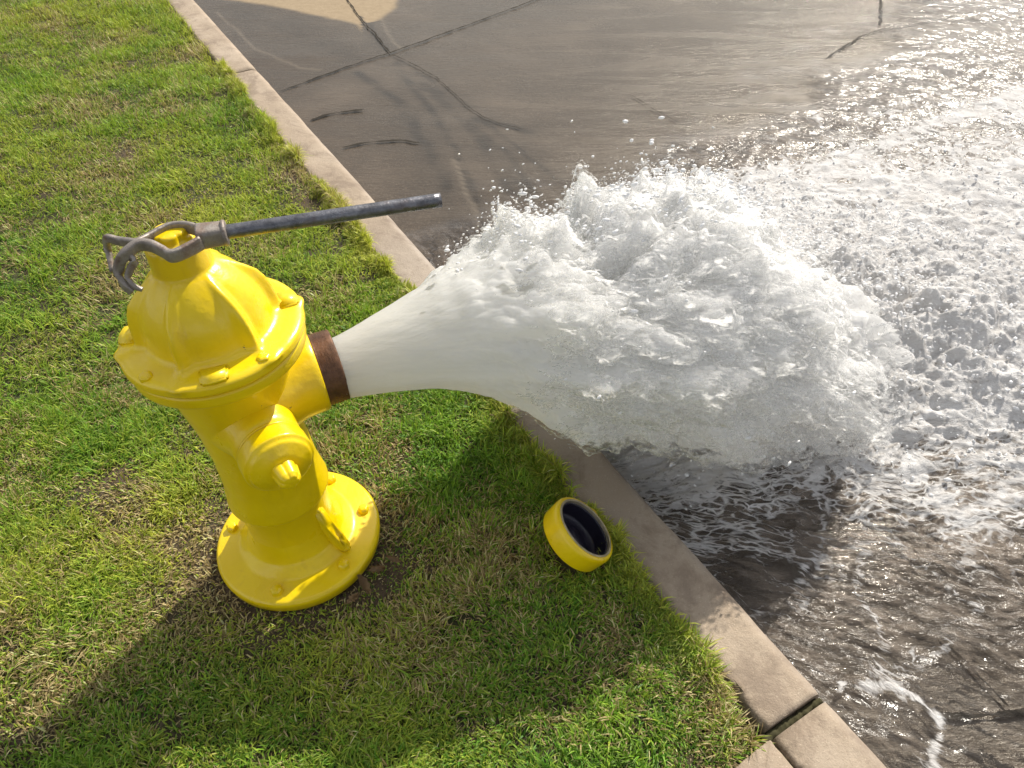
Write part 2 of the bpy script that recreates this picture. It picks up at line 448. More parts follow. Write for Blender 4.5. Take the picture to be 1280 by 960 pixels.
# road surface (concrete with joints), wet
def dist_poly(x, y, pts):
    d = np.full(np.shape(x), 1e9)
    for (ax_, ay_), (bx_, by_) in zip(pts, pts[1:]):
        ex, ey = bx_ - ax_, by_ - ay_; L = ex * ex + ey * ey
        t = np.clip(((x - ax_) * ex + (y - ay_) * ey) / L, 0, 1)
        d = np.minimum(d, np.hypot(x - ax_ - t * ex, y - ay_ - t * ey))
    return d
def wpts(pp, z=ROAD_Z): return [tuple(un(px, py, z)[:2]) for px, py in pp]
def in_poly(x, y, pts):
    c = np.zeros(np.shape(x), bool)
    n = len(pts)
    for i in range(n):
        x1, y1 = pts[i]; x2, y2 = pts[(i + 1) % n]
        cond = ((y1 > y) != (y2 > y)) & (x < (x2 - x1) * (y - y1) / (y2 - y1 + 1e-12) + x1)
        c ^= cond
    return c
ss = np.concatenate([np.linspace(-60, -2, 20), np.linspace(-1.8, 7.5, 620), np.geomspace(7.6, 60, 20)])
vv = np.concatenate([np.linspace(-.10, 5.2, 380), np.geomspace(5.3, 60, 20)])
S_, V_ = np.meshgrid(ss, vv, indexing='ij')
X_ = K0[0] + E_DIR[0] * S_ + P_DIR[0] * V_; Y_ = K0[1] + E_DIR[1] * S_ + P_DIR[1] * V_
wob = .05 * fbm(X_ * 3, Y_ * 3, 1.0, 4)
dryp = wpts([(250, -60), (285, 0), (330, 8), (400, 22), (430, 30), (452, 48), (447, 20), (455, 30), (480, 24), (500, 10), (515, -60)])
dpoly = wpts([(285, 0), (330, 8), (400, 22), (440, 34), (452, 48), (462, 33), (480, 24), (500, 10), (515, -60)])
ins = in_poly(X_ + wob * .4, Y_ + wob * .4, dryp)
dd = dist_poly(X_ + wob * .4, Y_ + wob * .4, dpoly)
dry = np.where(ins, sstep(0, .05, dd), 0)
streaks = [wpts(p) for p in ([(488, 70), (540, 100), (590, 140), (640, 180), (700, 225)],
                             [(488, 70), (520, 110), (560, 170), (590, 230), (600, 290)],
                             [(450, 90), (500, 130), (535, 180), (555, 230), (570, 290)],
                             [(300, 10), (380, 40), (430, 65), (445, 75)], [(440, 10), (470, 45), (488, 68)], [(545, 120), (600, 170), (640, 240), (690, 260)], [(500, 90), (560, 130), (620, 190), (665, 250)], [(470, 100), (520, 150), (545, 200), (562, 260)], [(530, 105), (600, 150), (660, 165)], [(560, 170), (575, 210), (590, 250), (610, 295)], [(585, 150), (640, 200), (680, 260)])]
stain = np.zeros_like(X_)
for i, st in enumerate(streaks):
    d = dist_poly(X_ + wob * .5, Y_ + wob * .5, st)
    stain = np.maximum(stain, np.exp(-(d / (.013 + .012 * (i % 3)))**2) * (.95 if i != 3 else .5))
    stain = np.maximum(stain, np.exp(-(d / .09)**2) * .35)
stain *= sstep(-.6, .3, fbm(X_ * 6, Y_ * 6, 3, 3)) * .7 + .3
pale = np.zeros_like(X_)
for st in [[(566, 200), (580, 235), (598, 285)], [(500, 62), (485, 40), (470, 15)], [(270, 15), (320, 62), (372, 85), (400, 88)]]:
    pale = np.maximum(pale, np.exp(-(dist_poly(X_ + wob * .4, Y_ + wob * .4, wpts(st)) / .009)**2))
Zr = ROAD_Z + .004 * fbm(X_ * 1.5, Y_ * 1.5, 2, 3)
road = np_mesh('road', np.stack([X_, Y_, Zr], -1).reshape(-1, 3), grid_faces(len(ss), len(vv))[:, ::-1], M_ROAD, attrs={'dry': dry.ravel(), 'stain': stain.ravel(), 'pale': pale.ravel()})
tag(road, kind='structure')
def ribbon(name, pix, w, mat, parent, z, jit=.006, n=90, wmin=.25):
    p = catmull([un(px, py, ROAD_Z)[:2] for px, py in pix], n)
    d = np.gradient(p, axis=0); d /= np.linalg.norm(d, axis=1)[:, None]; nn = np.stack([-d[:, 1], d[:, 0]], 1)
    t = np.linspace(0, 1, n)
    L = np.cumsum(np.r_[0, np.linalg.norm(np.diff(p, axis=0), axis=1)])
    j = jit * fbm(L * 14, 3.3, len(pix) * 1.7, 4); ww = w * (wmin + (1 - wmin) * np.clip(.6 + fbm(L * 25, 1.7, 8.8, 3), 0, 1.4)) * (np.minimum(1, 12 * np.minimum(t, 1 - t) + .15))
    a = p + nn * (j + ww / 2)[:, None]; b = p + nn * (j - ww / 2)[:, None]
    v = np.empty((n, 2, 3)); v[:, 0, :2] = a; v[:, 1, :2] = b; v[..., 2] = z
    return np_mesh(name, v.reshape(-1, 3), grid_faces(n, 2), mat, parent)
zc = ROAD_Z + .007
for pix, w in [([(350, 116), (420, 90), (485, 68), (570, 38), (665, 2), (760, -40)], .014),
               ([(488, 68), (470, 45), (452, 25), (430, -5)], .010),
               ([(488, 68), (540, 95), (600, 145), (660, 165)], .006),
               ([(388, 152), (410, 145), (440, 140), (455, 139)], .016),
               ([(428, 186), (460, 180), (500, 177), (525, 180)], .014),
               ([(1101, -30), (1101, 10), (1100, 32)], .02),
               ([(1030, 75), (1090, 42), (1180, 25), (1290, -2)], .012),
               ([(1150, 884), (1200, 897), (1290, 890)], .014),
               ([(1175, 795), (1215, 840), (1260, 885)], .008),
               ([(790, 120), (815, 137), (850, 155)], .005)]:
    ribbon('road_crack', pix, w, M_DARK, road, zc)

# ------------------------------------------------------------------ kerb (cast in segments)
def kerb_piece(s0, s1, v_grass=-KW, ns=120):
    prof = [(-KW, -.20), (-KW, -.012), (-KW + .006, -.002), (-KW + .012, 0)]
    for t in np.linspace(0.1, .72, 8): prof.append((-KW + t * KW, 0))
    for k in range(9):
        an = R(90 - 10.5 * k); prof.append((-.036 + .036 * math.cos(an), -.036 + .036 * math.sin(an)))
    prof += [(.006, ROAD_Z - .01), (.006, -.2)]
    prof = np.array(prof)
    s = np.linspace(s0, s1, ns)
    S, I = np.meshgrid(s, np.arange(len(prof)), indexing='ij')
    V = prof[I][..., 0]; Z = prof[I][..., 1]
    endf = np.exp(-np.minimum(S - s0, s1 - S) / .006)
    Z = Z - .004 * endf * (Z > -.1)
    nz = fbm(S * 9, V * 9, 2.2, 4)
    Z = Z + .0016 * nz; V = V + .002 * fbm(S * 6, Z * 6, 5.5, 4)
    edge = (np.arange(len(prof)) < 4)[None, :]
    V = V - edge * .006 * np.clip(fbm(S * 12, 1.1, 1.3, 4), -1, .2)
    X = K0[0] + E_DIR[0] * S + P_DIR[0] * V; Y = K0[1] + E_DIR[1] * S + P_DIR[1] * V
    v = np.stack([X, Y, Z], -1).reshape(-1, 3); f = grid_faces(ns, len(prof))
    wet_shade = sstep(.15, .45, S) * (1 - sstep(1.5, 2.0, S))  # stretch by the jet: spray-wet, and its shade put into the colour
    wet_shade = wet_shade * .35 + .5 * sstep(.012, -.004, np.abs(V + .0) - .02) * (1 - sstep(2.4, 3.2, S)) * sstep(-.5, 0., fbm(S * 5, V * 8, 8, 3)) * .5
    o = np_mesh('kerb', v, f, M_KERB, attrs={'wet_shade': np.clip(wet_shade, 0, 1).ravel(), 'dirt': np.exp(-((V + KW) / .022)**2).ravel()})
    # end faces
    bm = bmesh.new(); bm.from_mesh(o.data); bm.verts.ensure_lookup_table(); m = len(prof)
    bm.faces.new([bm.verts[i] for i in range(m)]); bm.faces.new([bm.verts[(ns - 1) * m + i] for i in range(m)][::-1]); bm.to_mesh(o.data); bm.free()
    return tag(o, kind='structure')
def s_at(px, py): q = un(px, py); return to_sv(q[0], q[1])[0]
sj1 = s_at(1000, 890); sj2 = s_at(305, 88)
kerb_piece(-6, sj1 - .009, ns=200)
kerb_piece(sj1 + .009, sj2 - .004, ns=420)
kerb_piece(sj2 + .004, sj2 + 3.0, ns=80)
kerb_piece(sj2 + 3.008, sj2 + 12.0, ns=60)
# moss packed into the open joint
bm = bmesh.new()
q0 = sp(sj1, -KW - .01, -.022); q1 = sp(sj1, -.008, -.028)
sweep(bm, [Vector(q0).lerp(Vector(q1), t) for t in np.linspace(0, 1, 40)], lambda t: [(.011 * math.cos(a) * (1 + .9 * float(perlin(t * 9, a, 1)) - .35 * t), .008 * math.sin(a) * (1 + 1.2 * float(perlin(t * 14, a * 2, 4)))) for a in np.linspace(0, 2 * math.pi, 9)[:-1]])
mo = bm_obj('moss', bm, M_MOSS); tag(mo, 'green brown moss packed into the open joint of the kerb', 'moss', kind='stuff')
# broken concrete pad behind the kerb at the bottom
pad = [un(915, 962), un(960, 925), un(988, 912), un(1003, 935), un(1030, 985), un(1010, 1060), un(860, 1060)]
bm = bmesh.new()
N_ = 48
pp = np.array([p[:2] for p in pad] + [pad[0][:2]]); Lp = np.r_[0, np.cumsum(np.linalg.norm(np.diff(pp, axis=0), axis=1))]
ring = np.stack([np.interp(np.linspace(0, Lp[-1], N_ + 1)[:-1], Lp, pp[:, i]) for i in (0, 1)], 1)
# keep it on the grass side of the kerb
for i in range(N_):
    s, v = to_sv(*ring[i]); v = min(v, -KW - .006)
    ring[i] = K0 + E_DIR * s + P_DIR * v
ring += .003 * np.stack([perlin(ring[:, 0] * 40, ring[:, 1] * 40, 1), perlin(ring[:, 0] * 40, ring[:, 1] * 40, 7)], 1)
cen = ring.mean(0)
lv = []
for z, k in ((-.08, 1), (-.004, 1), (.001, .985), (.003, .95), (.003, .6), (.004, .2)):
    lv.append([bm.verts.new((*(cen + (r_ - cen) * k), z + (.0015 * math.sin(i * 1.7) if z > 0 else 0))) for i, r_ in enumerate(ring)])
for a, b in zip(lv, lv[1:]):
    for k in range(N_): bm.faces.new((a[k], a[(k + 1) % N_], b[(k + 1) % N_], b[k]))
bm.faces.new(lv[-1])
padob = bm_obj('concrete_slab', bm, M_KERB)
tag(padob, 'broken corner of tan concrete slab set in the grass behind the kerb joint', 'slab')

# ------------------------------------------------------------------ fire hydrant
hyd = bpy.data.objects.new('fire_hydrant', None); link(hyd)
tag(hyd, 'yellow cast iron fire hydrant with an open side outlet, standing in the grass', 'fire hydrant')
hyd.location = (HX, HY + .006, -.002)
hyd.rotation_euler = (0, R(-2.9), 0)
def smax(a, b, k=.01): return math.log(math.exp(a / k) + math.exp(b / k)) * k

AZP = R(24); AZH = R(-56); ZN = .455; ZF = .437
# base flange
bm = bmesh.new()
def flange_mod(z, a): return 0.0
rg = lathe(bm, rounded([(-.01, .10), (-.01, .176), (.016, .1805), (.025, .175), (.032, .125), (.052, .103), (.085, .0935), (.115, .084)], .006), 128)
bm_obj('base_flange', bm, M_Y, hyd)
for k, az_ in enumerate((20, -38, -95, 175, 120, 70)):
    az = R(az_)
    bm = bmesh.new()
    m4 = Matrix.Rotation(az, 4, 'Z') @ Matrix.Translation((.150, 0, .028)) @ Matrix.Rotation(R(20 * k), 4, 'Z')
    r = lathe(bm, rounded([(-.004, .013), (.0, .013), (.009, .0125), (.013, .009), (.0135, .002)], .002), 24, lambda z, a: -.0016 * (1 - abs(math.cos(3 * a)))); cap_ring(bm, r[-1])
    bm_obj('bolt', bm, M_Y, hyd, mw=m4)
# gussets between the lower barrel and the base flange
for az in (-24, 156):
    bm = bmesh.new()
    vs_ = []
    for y in (-.011, .011):
        vs_.append([bm.verts.new(p) for p in ((.060, y, .03), (.140, y, .03), (.138, y, .046), (.118, y, .072), (.105, y, .11), (.098, y, .15), (.060, y, .17))])
    bm.faces.new(vs_[0][::-1]); bm.faces.new(vs_[1])
    for i in range(7): bm.faces.new((vs_[0][i], vs_[0][(i + 1) % 7], vs_[1][(i + 1) % 7], vs_[1][i]))
    bmesh.ops.bevel(bm, geom=bm.edges[:], offset=.006, segments=3, affect='EDGES')
    bm_obj('gusset', bm, M_Y, hyd, mw=Matrix.Rotation(R(az), 4, 'Z'))
# barrel
bm = bmesh.new()
lathe(bm, rounded([(.08, .090), (.12, .0895), (.17, .089), (.190, .091)], .01), 128)
lathe(bm, rounded([(.184, .070), (.184, .098), (.192, .104), (.205, .102), (.25, .095), (.33, .091), (.42, .095), (.49, .105), (.54, .112), (.566, .116)], .012), 128)
bm_obj('barrel', bm, M_Y, hyd)
# barrel top flange and bonnet flange
def lobed(n, amt, ph=0):
    return lambda z, a: amt * (abs(math.cos(n / 2 * (a + ph)))**3)
bm = bmesh.new()
lathe(bm, rounded([(.545, .106), (.566, .140), (.572, .148), (.592, .149), (.5965, .144), (.5965, .05)], .005), 128)
bm_obj('barrel_flange', bm, M_Y, hyd)
bon = None
bm = bmesh.new()
def rib_mod(z, a):
    if z < .592 or z > .725: return 0.0
    w = sum(math.exp(-((((a - R(25 + 60 * k)) + math.pi) % (2 * math.pi) - math.pi) / .10)**2) for k in range(6))
    env = max(0.0, min(1.0, (z - .592) / .012)) * max(0.0, min(1.0, (.725 - z) / .04))
    return .0165 * w * env
prof = rounded([(.5785, .05), (.5785, .149), (.583, .1535), (.596, .1525), (.600, .147)], .004)
prof += [(.602, .138), (.603, .126), (.604, .115), (.607, .107), (.613, .103), (.630, .1015), (.649, .099), (.666, .094), (.682, .086), (.697, .0755), (.709, .065), (.718, .056), (.723, .0505)]
prof += rounded([(.7245, .0480), (.728, .0460), (.765, .0435), (.772, .040), (.773, .015)], .003)
r = lathe(bm, prof, 180, rib_mod); cap_ring(bm, r[-1])
bon = bm_obj('bonnet', bm, M_Y, hyd); bon.location.z = .020
for k, az_ in enumerate((-38, 100, 240)):
    az = R(az_)
    bm = bmesh.new()
    r = lathe(bm, rounded([(-.004, .0115), (.0, .0115), (.0045, .011), (.0065, .008), (.0067, .002)], .002), 24, lambda z, a: -.0014 * (1 - abs(math.cos(3 * a)))); cap_ring(bm, r[-1])
    bm_obj('bolt', bm, M_Y, bon, mw=Matrix.Rotation(az, 4, 'Z') @ Matrix.Translation((.139, 0, .6005)))
# raised pads cast on the bonnet flange
for az in (-72, 28, 188, 128):
    bm = bmesh.new()
    vs0 = []
    for z, k in ((.598, 1.0), (.609, .93)):
        vs0.append([bm.verts.new((rr * math.cos(an), rr * math.sin(an), z)) for rr, an in ((.1165, -.21 * k), (.149 * (k * .12 + .88), -.15 * k), (.151 * (k * .12 + .88), 0), (.149 * (k * .12 + .88), .15 * k), (.1165, .21 * k))])
    bm.faces.new(vs0[0][::-1]); bm.faces.new(vs0[1])
    for i in range(5): bm.faces.new((vs0[0][i], vs0[0][(i + 1) % 5], vs0[1][(i + 1) % 5], vs0[1][i]))
    bmesh.ops.bevel(bm, geom=bm.edges[:], offset=.003, segments=2, affect='EDGES')
    bm_obj('flange_lug', bm, M_Y, bon, mw=Matrix.Rotation(R(az), 4, 'Z'))
# operating nut
bm = bmesh.new()
r = lathe(bm, rounded([(.768, .034), (.774, .033), (.776, .028), (.787, .027), (.790, .024), (.791, .004)], .002), 60, lambda z, a: (-.0035 * (1 - abs(math.cos(2.5 * a))**.7)) if z > .777 else 0); cap_ring(bm, r[-1])
bm_obj('operating_nut', bm, M_Y, bon)
for o_ in [bon] + [c_ for c_ in bpy.data.objects if c_.parent is bon and c_.name.startswith('operating')]:
    for v_ in o_.data.vertices:
        if v_.co.z > .61: v_.co.x -= .03 * (v_.co.z - .61)

def az_mat(az, z, L=0):
    # local Z -> horizontal direction az
    return Matrix.Translation((0, 0, z)) @ Matrix.Rotation(az, 4, 'Z') @ Matrix.Rotation(R(90), 4, 'Y') @ Matrix.Translation((0, 0, L))
# large side outlet (open)
bm = bmesh.new()
lathe(bm, [(.02, .100), (.06, .092), (.085, .084), (.10, .079), (.115, .0775), (.135, .0765), (.144, .0755), (.1465, .073), (.1465, .05)], 96)
bm_obj('side_outlet', bm, M_Y, hyd, mw=az_mat(AZP, ZN))
bm = bmesh.new()
def thread(z, a): return 0
pr_ = [(.144, .055), (.144, .069)]
for k in range(6): pr_ += [(.149 + k * .0055, .0705), (.1518 + k * .0055, .0685)]
pr_ += [(.183, .0700), (.186, .067), (.186, .059), (.183, .057), (.10, .056)]
lathe(bm, pr_, 96)
bm_obj('outlet_collar', bm, M_COLLAR, hyd, mw=az_mat(AZP, ZN))
# front hose outlet with its cap on
bm = bmesh.new()
lathe(bm, [(.05, .082), (.075, .072), (.09, .066), (.105, .062), (.118, .0605), (.136, .060), (.1375, .0575), (.139, .0575), (.1405, .060), (.145, .060), (.1455, .05)], 96)
bm_obj('front_outlet', bm, M_Y, hyd, mw=az_mat(AZH, ZF))
bm = bmesh.new()
r = lathe(bm, rounded([(.147, .05), (.1475, .0620), (.180, .0620), (.184, .056), (.190, .053), (.195, .043), (.200, .033), (.202, .024)], .003), 96); cap_ring(bm, r[-1])
cap = bm_obj('outlet_cap', bm, M_Y, hyd, mw=az_mat(AZH, ZF))
bm = bmesh.new()
r = lathe(bm, rounded([(.198, .025), (.203, .0235), (.226, .0195), (.233, .014), (.234, .003)], .002), 60, lambda z, a: -.0032 * (1 - abs(math.cos(2.5 * a))**.7)); cap_ring(bm, r[-1])
bm_obj('cap_nut', bm, M_Y, cap)

# ------------------------------------------------------------------ hydrant wrench on the operating nut
wr = bpy.data.objects.new('hydrant_wrench', None); link(wr)
tag(wr, 'long dark wrench with open jaw frame fitted on the top nut of the hydrant', 'wrench')
tilt = Matrix.Rotation(R(-2.9), 3, 'Y')
nutp = Vector((HX, HY, -.004)) + tilt @ Vector((-.006, 0, .812))
wr.location = nutp
NP = np.array(nutp)
def wl(px, py, dz=0.0):      # survey on the wrench plane, in wrench coordinates
    return Vector(un(px, py, NP[2] + dz) - NP)
h0 = wl(276, 291, .0); h1 = wl(551, 250, .0)
bm = bmesh.new()
sweep(bm, [h0.lerp(h1, t) for t in np.linspace(0, 1, 30)], lambda t: circ(.0108 + .0006 * t, 24))
hd = bm_obj('handle', bm, M_HANDLE, wr)
c0 = wl(247, 296, .0); c1 = wl(281, 291, .0)
dirw = (c1 - c0).normalized()
bm = bmesh.new()
sweep(bm, [c0.lerp(c1, t) for t in np.linspace(0, 1, 14)], lambda t: super_sec(.0175 - .002 * t, .0165 - .001 * t, 20))
bm_obj('socket', bm, M_CAST, wr)
bm = bmesh.new()
rc = c1
sweep(bm, [rc - dirw * .0035, rc - dirw * .002, rc + dirw * .002, rc + dirw * .0035], lambda t: circ(.0195 if .2 < t < .8 else .017, 24))
bm_obj('socket_ring', bm, M_CAST, wr)
# frame: two bowed arms that pass the nut and end in spanner hooks
front = [wl(252, 303, 0), wl(238, 311, -.002), wl(216, 320, -.003), wl(203, 314, 0), wl(188, 307, .004), wl(172, 307, .006), wl(157, 318, .0), wl(150, 328, -.012), wl(149, 343, -.03), wl(156, 357, -.045), wl(166, 365, -.055)]
back = [wl(248, 288, 0), wl(232, 284, 0), wl(214, 285, 0), wl(199, 291, 0), wl(186, 298, 0), wl(172, 304, .004), wl(160, 303, .004), wl(147, 301, .003), wl(135, 298, .006), wl(133, 303, -.01), wl(136, 316, -.03), wl(141, 340, -.05)]
bm = bmesh.new()
sweep(bm, [Vector(p) for p in catmull(front, 60)], lambda t: super_sec(.0040 + .0015 * math.sin(3.1 * t), .0115 - .005 * t, 14))
bm_obj('jaw_arm', bm, M_CAST, wr)
bm = bmesh.new()
sweep(bm, [Vector(p) for p in catmull(back, 60)], lambda t: super_sec(.0040, .0105 - .0055 * t, 14))
bm_obj('jaw_arm', bm, M_CAST, wr)
bm = bmesh.new()
hook = [wl(158, 318, -.004), wl(168, 326, -.01), wl(163, 336, -.022), wl(160, 348, -.035), wl(168, 358, -.045), wl(178, 362, -.05)]
sweep(bm, [Vector(p) for p in catmull(hook, 36)], lambda t: super_sec(.0032, .007 - .004 * t, 12))
bm_obj('spanner_hook', bm, M_CAST, wr)

# ------------------------------------------------------------------ loose outlet cap lying on the grass
cp = bpy.data.objects.new('outlet_cap', None); link(cp)
tag(cp, 'loose yellow screw cap with black inside, lying tilted on the grass near the kerb', 'hydrant cap')
cpos = un(722, 668, .055)
cp.location = cpos
axis = Vector((.54, .10, .66)).normalized()
CAPAX = axis
cp.scale = (1.27, 1.27, 1.27)
cp.rotation_euler = axis.to_track_quat('Z', 'Y').to_euler()
bm = bmesh.new()
r = lathe(bm, rounded([(-.024, .004), (-.024, .053), (-.017, .063), (.014, .065), (.020, .063), (.0215, .057), (.018, .054), (.012, .053)], .0025), 96,
          lambda z, a: .008 * math.exp(-((((a - R(-40)) + math.pi) % (2 * math.pi) - math.pi) / .13)**2) if z > -.019 and z < .019 else 0)
cap_ring(bm, r[0]); bm_obj('cap_shell', bm, M_Y, cp)
bm = bmesh.new()
pr2 = [(.0165, .0535), (.0165, .0525)]
for k in range(5): pr2 += [(.013 - k * .005, .0510), (.0105 - k * .005, .0528)]
pr2 += [(-.014, .0485), (-.016, .040), (-.016, .026), (-.008, .022), (-.008, .002)]
r = lathe(bm, pr2, 80); cap_ring(bm, r[-1]); bm_obj('gasket', bm, M_BLACK, cp)
bm = bmesh.new()
lathe(bm, rounded([(.017, .0575), (.0225, .0575), (.0225, .0535), (.015, .0535)], .001), 80)
bm_obj('thread_rim', bm, mat_steel('dull_brass', (.35, .30, .20), (.55, .48, .34), .4, .6), cp)

# ------------------------------------------------------------------ grass
G0 = un(340, 900)
def grass(n, smin, smax, vmin, vmax, hmin, hmax, seed, dens=1.0):
    r = np.random.default_rng(seed)
    s = r.uniform(smin, smax, n); v = r.uniform(vmin, vmax, n)
    if vmax - vmin < .1: v = v + np.clip(.030 * fbm(s * 7, .5, 2.2, 4), -.01, .020)      # ragged turf edge creeping over the kerb
    x = K0[0] + E_DIR[0] * s + P_DIR[0] * v; y = K0[1] + E_DIR[1] * s + P_DIR[1] * v
    bare = bareness(x, y)
    d = np.hypot(x - HX, y - HY)
    thin = sstep(.05, .55, fbm(x * 13, y * 13, 7.7, 3))
    keep = (r.uniform(size=n) > np.maximum(bare * .88, thin * .7)) & (d > .165)
    # the cap presses the blades down, the slab and washed hole are open
    keep &= np.hypot(x - cpos[0], y - cpos[1]) > .062
    keep &= ~in_poly(x, y, [tuple(cen + (q - cen) * 1.12) for q in ring])
    keep &= ~((np.abs(s - sj1 + .005) < .05) & (v > -KW - .02))
    keep &= ~((v > -KW - .004) & (np.abs(s - sj1) < .16))
    hole = un(952, 882); hole2 = un(935, 950)
    keep &= ~((((s - s_hole) / .055)**2 + ((v + KW + .010) / .022)**2) < 1 + .5 * perlin(x * 50, y * 50, 0))
    s, v, x, y, bare = s[keep], v[keep], x[keep], y[keep], bare[keep]; n = len(x)
    cl = fbm(x * 7, y * 7, 1.5, 4)                    # tufts
    cl2 = fbm(x * 1.7, y * 1.7, 9.5, 3)
    L = r.uniform(hmin, hmax, n) ** 1.0 * 1.1 * (1 + .55 * np.clip(cl, -.8, 1.0) + .5 * np.clip(fbm(x * 22, y * 22, 3.5, 2), -.7, .8)) * (1 - .45 * bare)
    edge = np.exp(-((-v - KW) / .05))
    L *= 1 + .25 * edge
    az = r.uniform(0, 2 * np.pi, n)
    az = np.where(r.uniform(size=n) < .25, fbm(x * 3, y * 3, 6, 2) * 5, az)
    lean = r.uniform(.25, 1.5, n)
    dx = np.cos(az); dy = np.sin(az)
    w = r.uniform(.0009, .0021, n)
    z0 = np.where(v > -KW, .001, ground_h(x, y) - .004)
    nseg = 3
    ts = np.array([0, .38, .72, 1.0])
    P = []
    # centreline: bends over towards the tip
    for t in ts:
        out = np.sin(lean * (.35 + .65 * t)) * t * L; upz = np.cos(lean * (.3 + .9 * t)) * t * L
        P.append((x + dx * out, y + dy * out, z0 + np.maximum(upz, .1 * L * t) + .002))
    px_, py_ = -dy * w, dx * w
    V = np.empty((n, 7, 3), np.float32)
    for k in range(3):
        f = (1, .9, .6)[k]
        V[:, 2 * k, 0] = P[k][0] - px_ * f; V[:, 2 * k, 1] = P[k][1] - py_ * f; V[:, 2 * k, 2] = P[k][2]
        V[:, 2 * k + 1, 0] = P[k][0] + px_ * f; V[:, 2 * k + 1, 1] = P[k][1] + py_ * f; V[:, 2 * k + 1, 2] = P[k][2]
    V[:, 6, 0], V[:, 6, 1], V[:, 6, 2] = P[3]
    base = (np.arange(n) * 7)[:, None]
    Fc = np.concatenate([base + np.array([[0, 1, 3]]), base + np.array([[0, 3, 2]]), base + np.array([[2, 3, 5]]), base + np.array([[2, 5, 4]]), base + np.array([[4, 5, 6]])])
    # tint
    g1 = np.array([.07, .19, .016]); g2 = np.array([.19, .34, .03]); g3 = np.array([.42, .43, .06]); st = np.array([.62, .50, .25]); br = np.array([.17, .11, .05])
    u = np.clip(.5 + .7 * cl + .3 * r.normal(size=n), 0, 1)[:, None]
    c = g1 * (1 - u) + g2 * u
    yl = np.clip(.30 + .6 * cl2 + .55 * edge + .25 * r.normal(size=n), 0, 1)[:, None]
    c = c * (1 - yl) + g3 * yl
    pst = np.clip(.17 + .75 * fbm(x * 3.6, y * 3.6, 33, 4) + .55 * bare - .12 * edge, .02, .9)
    gx, gy = G0[0], G0[1]
    pst = pst * (1 - .7 * np.exp(-(((x - gx) / .40)**2 + ((y - gy) / .16)**2)))
    dead = r.uniform(size=n) < pst
    k = r.uniform(size=(n, 1)); c = np.where(dead[:, None], st * k + br * (1 - k), c)
    c = np.minimum(c * r.uniform(.75, 1.9, (n, 1)), .8)
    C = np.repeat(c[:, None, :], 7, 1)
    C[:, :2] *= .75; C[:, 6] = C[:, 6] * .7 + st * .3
    return V.reshape(-1, 3), Fc, C.reshape(-1, 3)
parts = [grass(330000, -.75, 1.5, -1.7, -KW + .003, .016, .034, 1), grass(240000, 1.5, 5.0, -2.4, -KW + .003, .018, .036, 2), grass(60000, -1.2, 3.4, -KW - .03, -KW + .006, .016, .034, 4)]
vs_, fs_, cs_ = [], [], []; off = 0
for V, Fc, C in parts: vs_.append(V); fs_.append(Fc + off); cs_.append(C); off += len(V)
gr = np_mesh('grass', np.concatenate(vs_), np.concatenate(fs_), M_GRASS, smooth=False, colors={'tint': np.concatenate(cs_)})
tag(gr, 'short green lawn grass with straw coloured dead patches', 'grass', kind='stuff')

# dead leaves and soil crumbs at the hydrant's foot
def leaf(p, rz, size, tiltv):
    bm = bmesh.new()
    nx, ny = 9, 5; g_ = []
    for i in range(nx):
        t = i / (nx - 1); w = math.sin(math.pi * min(1, t * .95 + .03))**.8 * size * (.20 + .08 * math.sin(t * 23 + rz * 5))
        g_.append([bm.verts.new(((t - .5) * size, (j / (ny - 1) - .5) * 2 * w, .18 * size * ((j / (ny - 1) - .5) * 2)**2 * (1 + t) + .12 * size * math.sin(t * 4 + rz))) for j in range(ny)])
    for a, b in zip(g_, g_[1:]):
        for j in range(ny - 1): bm.faces.new((a[j], a[j + 1], b[j + 1], b[j]))
    bmesh.ops.solidify(bm, geom=bm.faces[:], thickness=.0006)
    o = bm_obj('dead_leaf', bm, M_LEAF)
    o.location = p; o.rotation_euler = (tiltv, tiltv * .6, rz)
    return o
for i, (px, py, rz, sz, tl, lab) in enumerate([
        (470, 712, .4, .040, .5, 'curled brown dead leaf on the soil, closest to the right edge of the hydrant base'),
        (458, 730, 2.2, .048, -.5, 'dry brown leaf on bare soil just below the right rim of the hydrant base'),
        (440, 750, 1.0, .036, .3, 'small brown leaf lowest of those beside the hydrant base'),
        (492, 700, 2.9, .034, -.2, 'small brown leaf lying farthest right of the hydrant base')]):
    q = un(px, py, .012)
    tag(leaf(tuple(q), rz, sz, tl), lab, 'leaf', 'dead leaves beside the hydrant base')

# ------------------------------------------------------------------ water: jet, splash, churning flow on the road
# (t along the jet, centre height, radius)
JET = np.array([(.150, .457, .054), (.185, .458, .0585), (.25, .464, .073), (.313, .468, .088), (.38, .470, .107), (.464, .462, .152), (.55, .432, .196), (.645, .406, .232), (.742, .378, .256),
                (.848, .335, .280), (.96, .305, .300), (1.08, .25, .305), (1.21, .19, .288), (1.36, .12, .27), (1.60, .075, .27), (1.9, -.03, .26), (2.3, -.20, .24), (2.5, -.2, .2)])
JX0, JY0 = -.335 * H, .68 * H
jd = np.array([math.cos(AZP), math.sin(AZP)]); jn = np.array([-jd[1], jd[0]])
NS, NT = 560, 460
t_ = np.concatenate([np.linspace(.150, 1.4, NS - 180), np.linspace(1.404, 2.5, 180)])
def smooth_interp(x, xp, fp):
    f = np.interp(x, xp, fp); k = np.ones(31) / 31
    g_ = np.convolve(np.pad(f, 15, mode='edge'), k, 'valid'); return g_
cz = smooth_interp(t_, JET[:, 0], JET[:, 1]); rr = smooth_interp(t_, JET[:, 0], JET[:, 2])
T, A = np.meshgrid(t_, np.linspace(0, 2 * np.pi, NT, endpoint=False), indexing='ij')
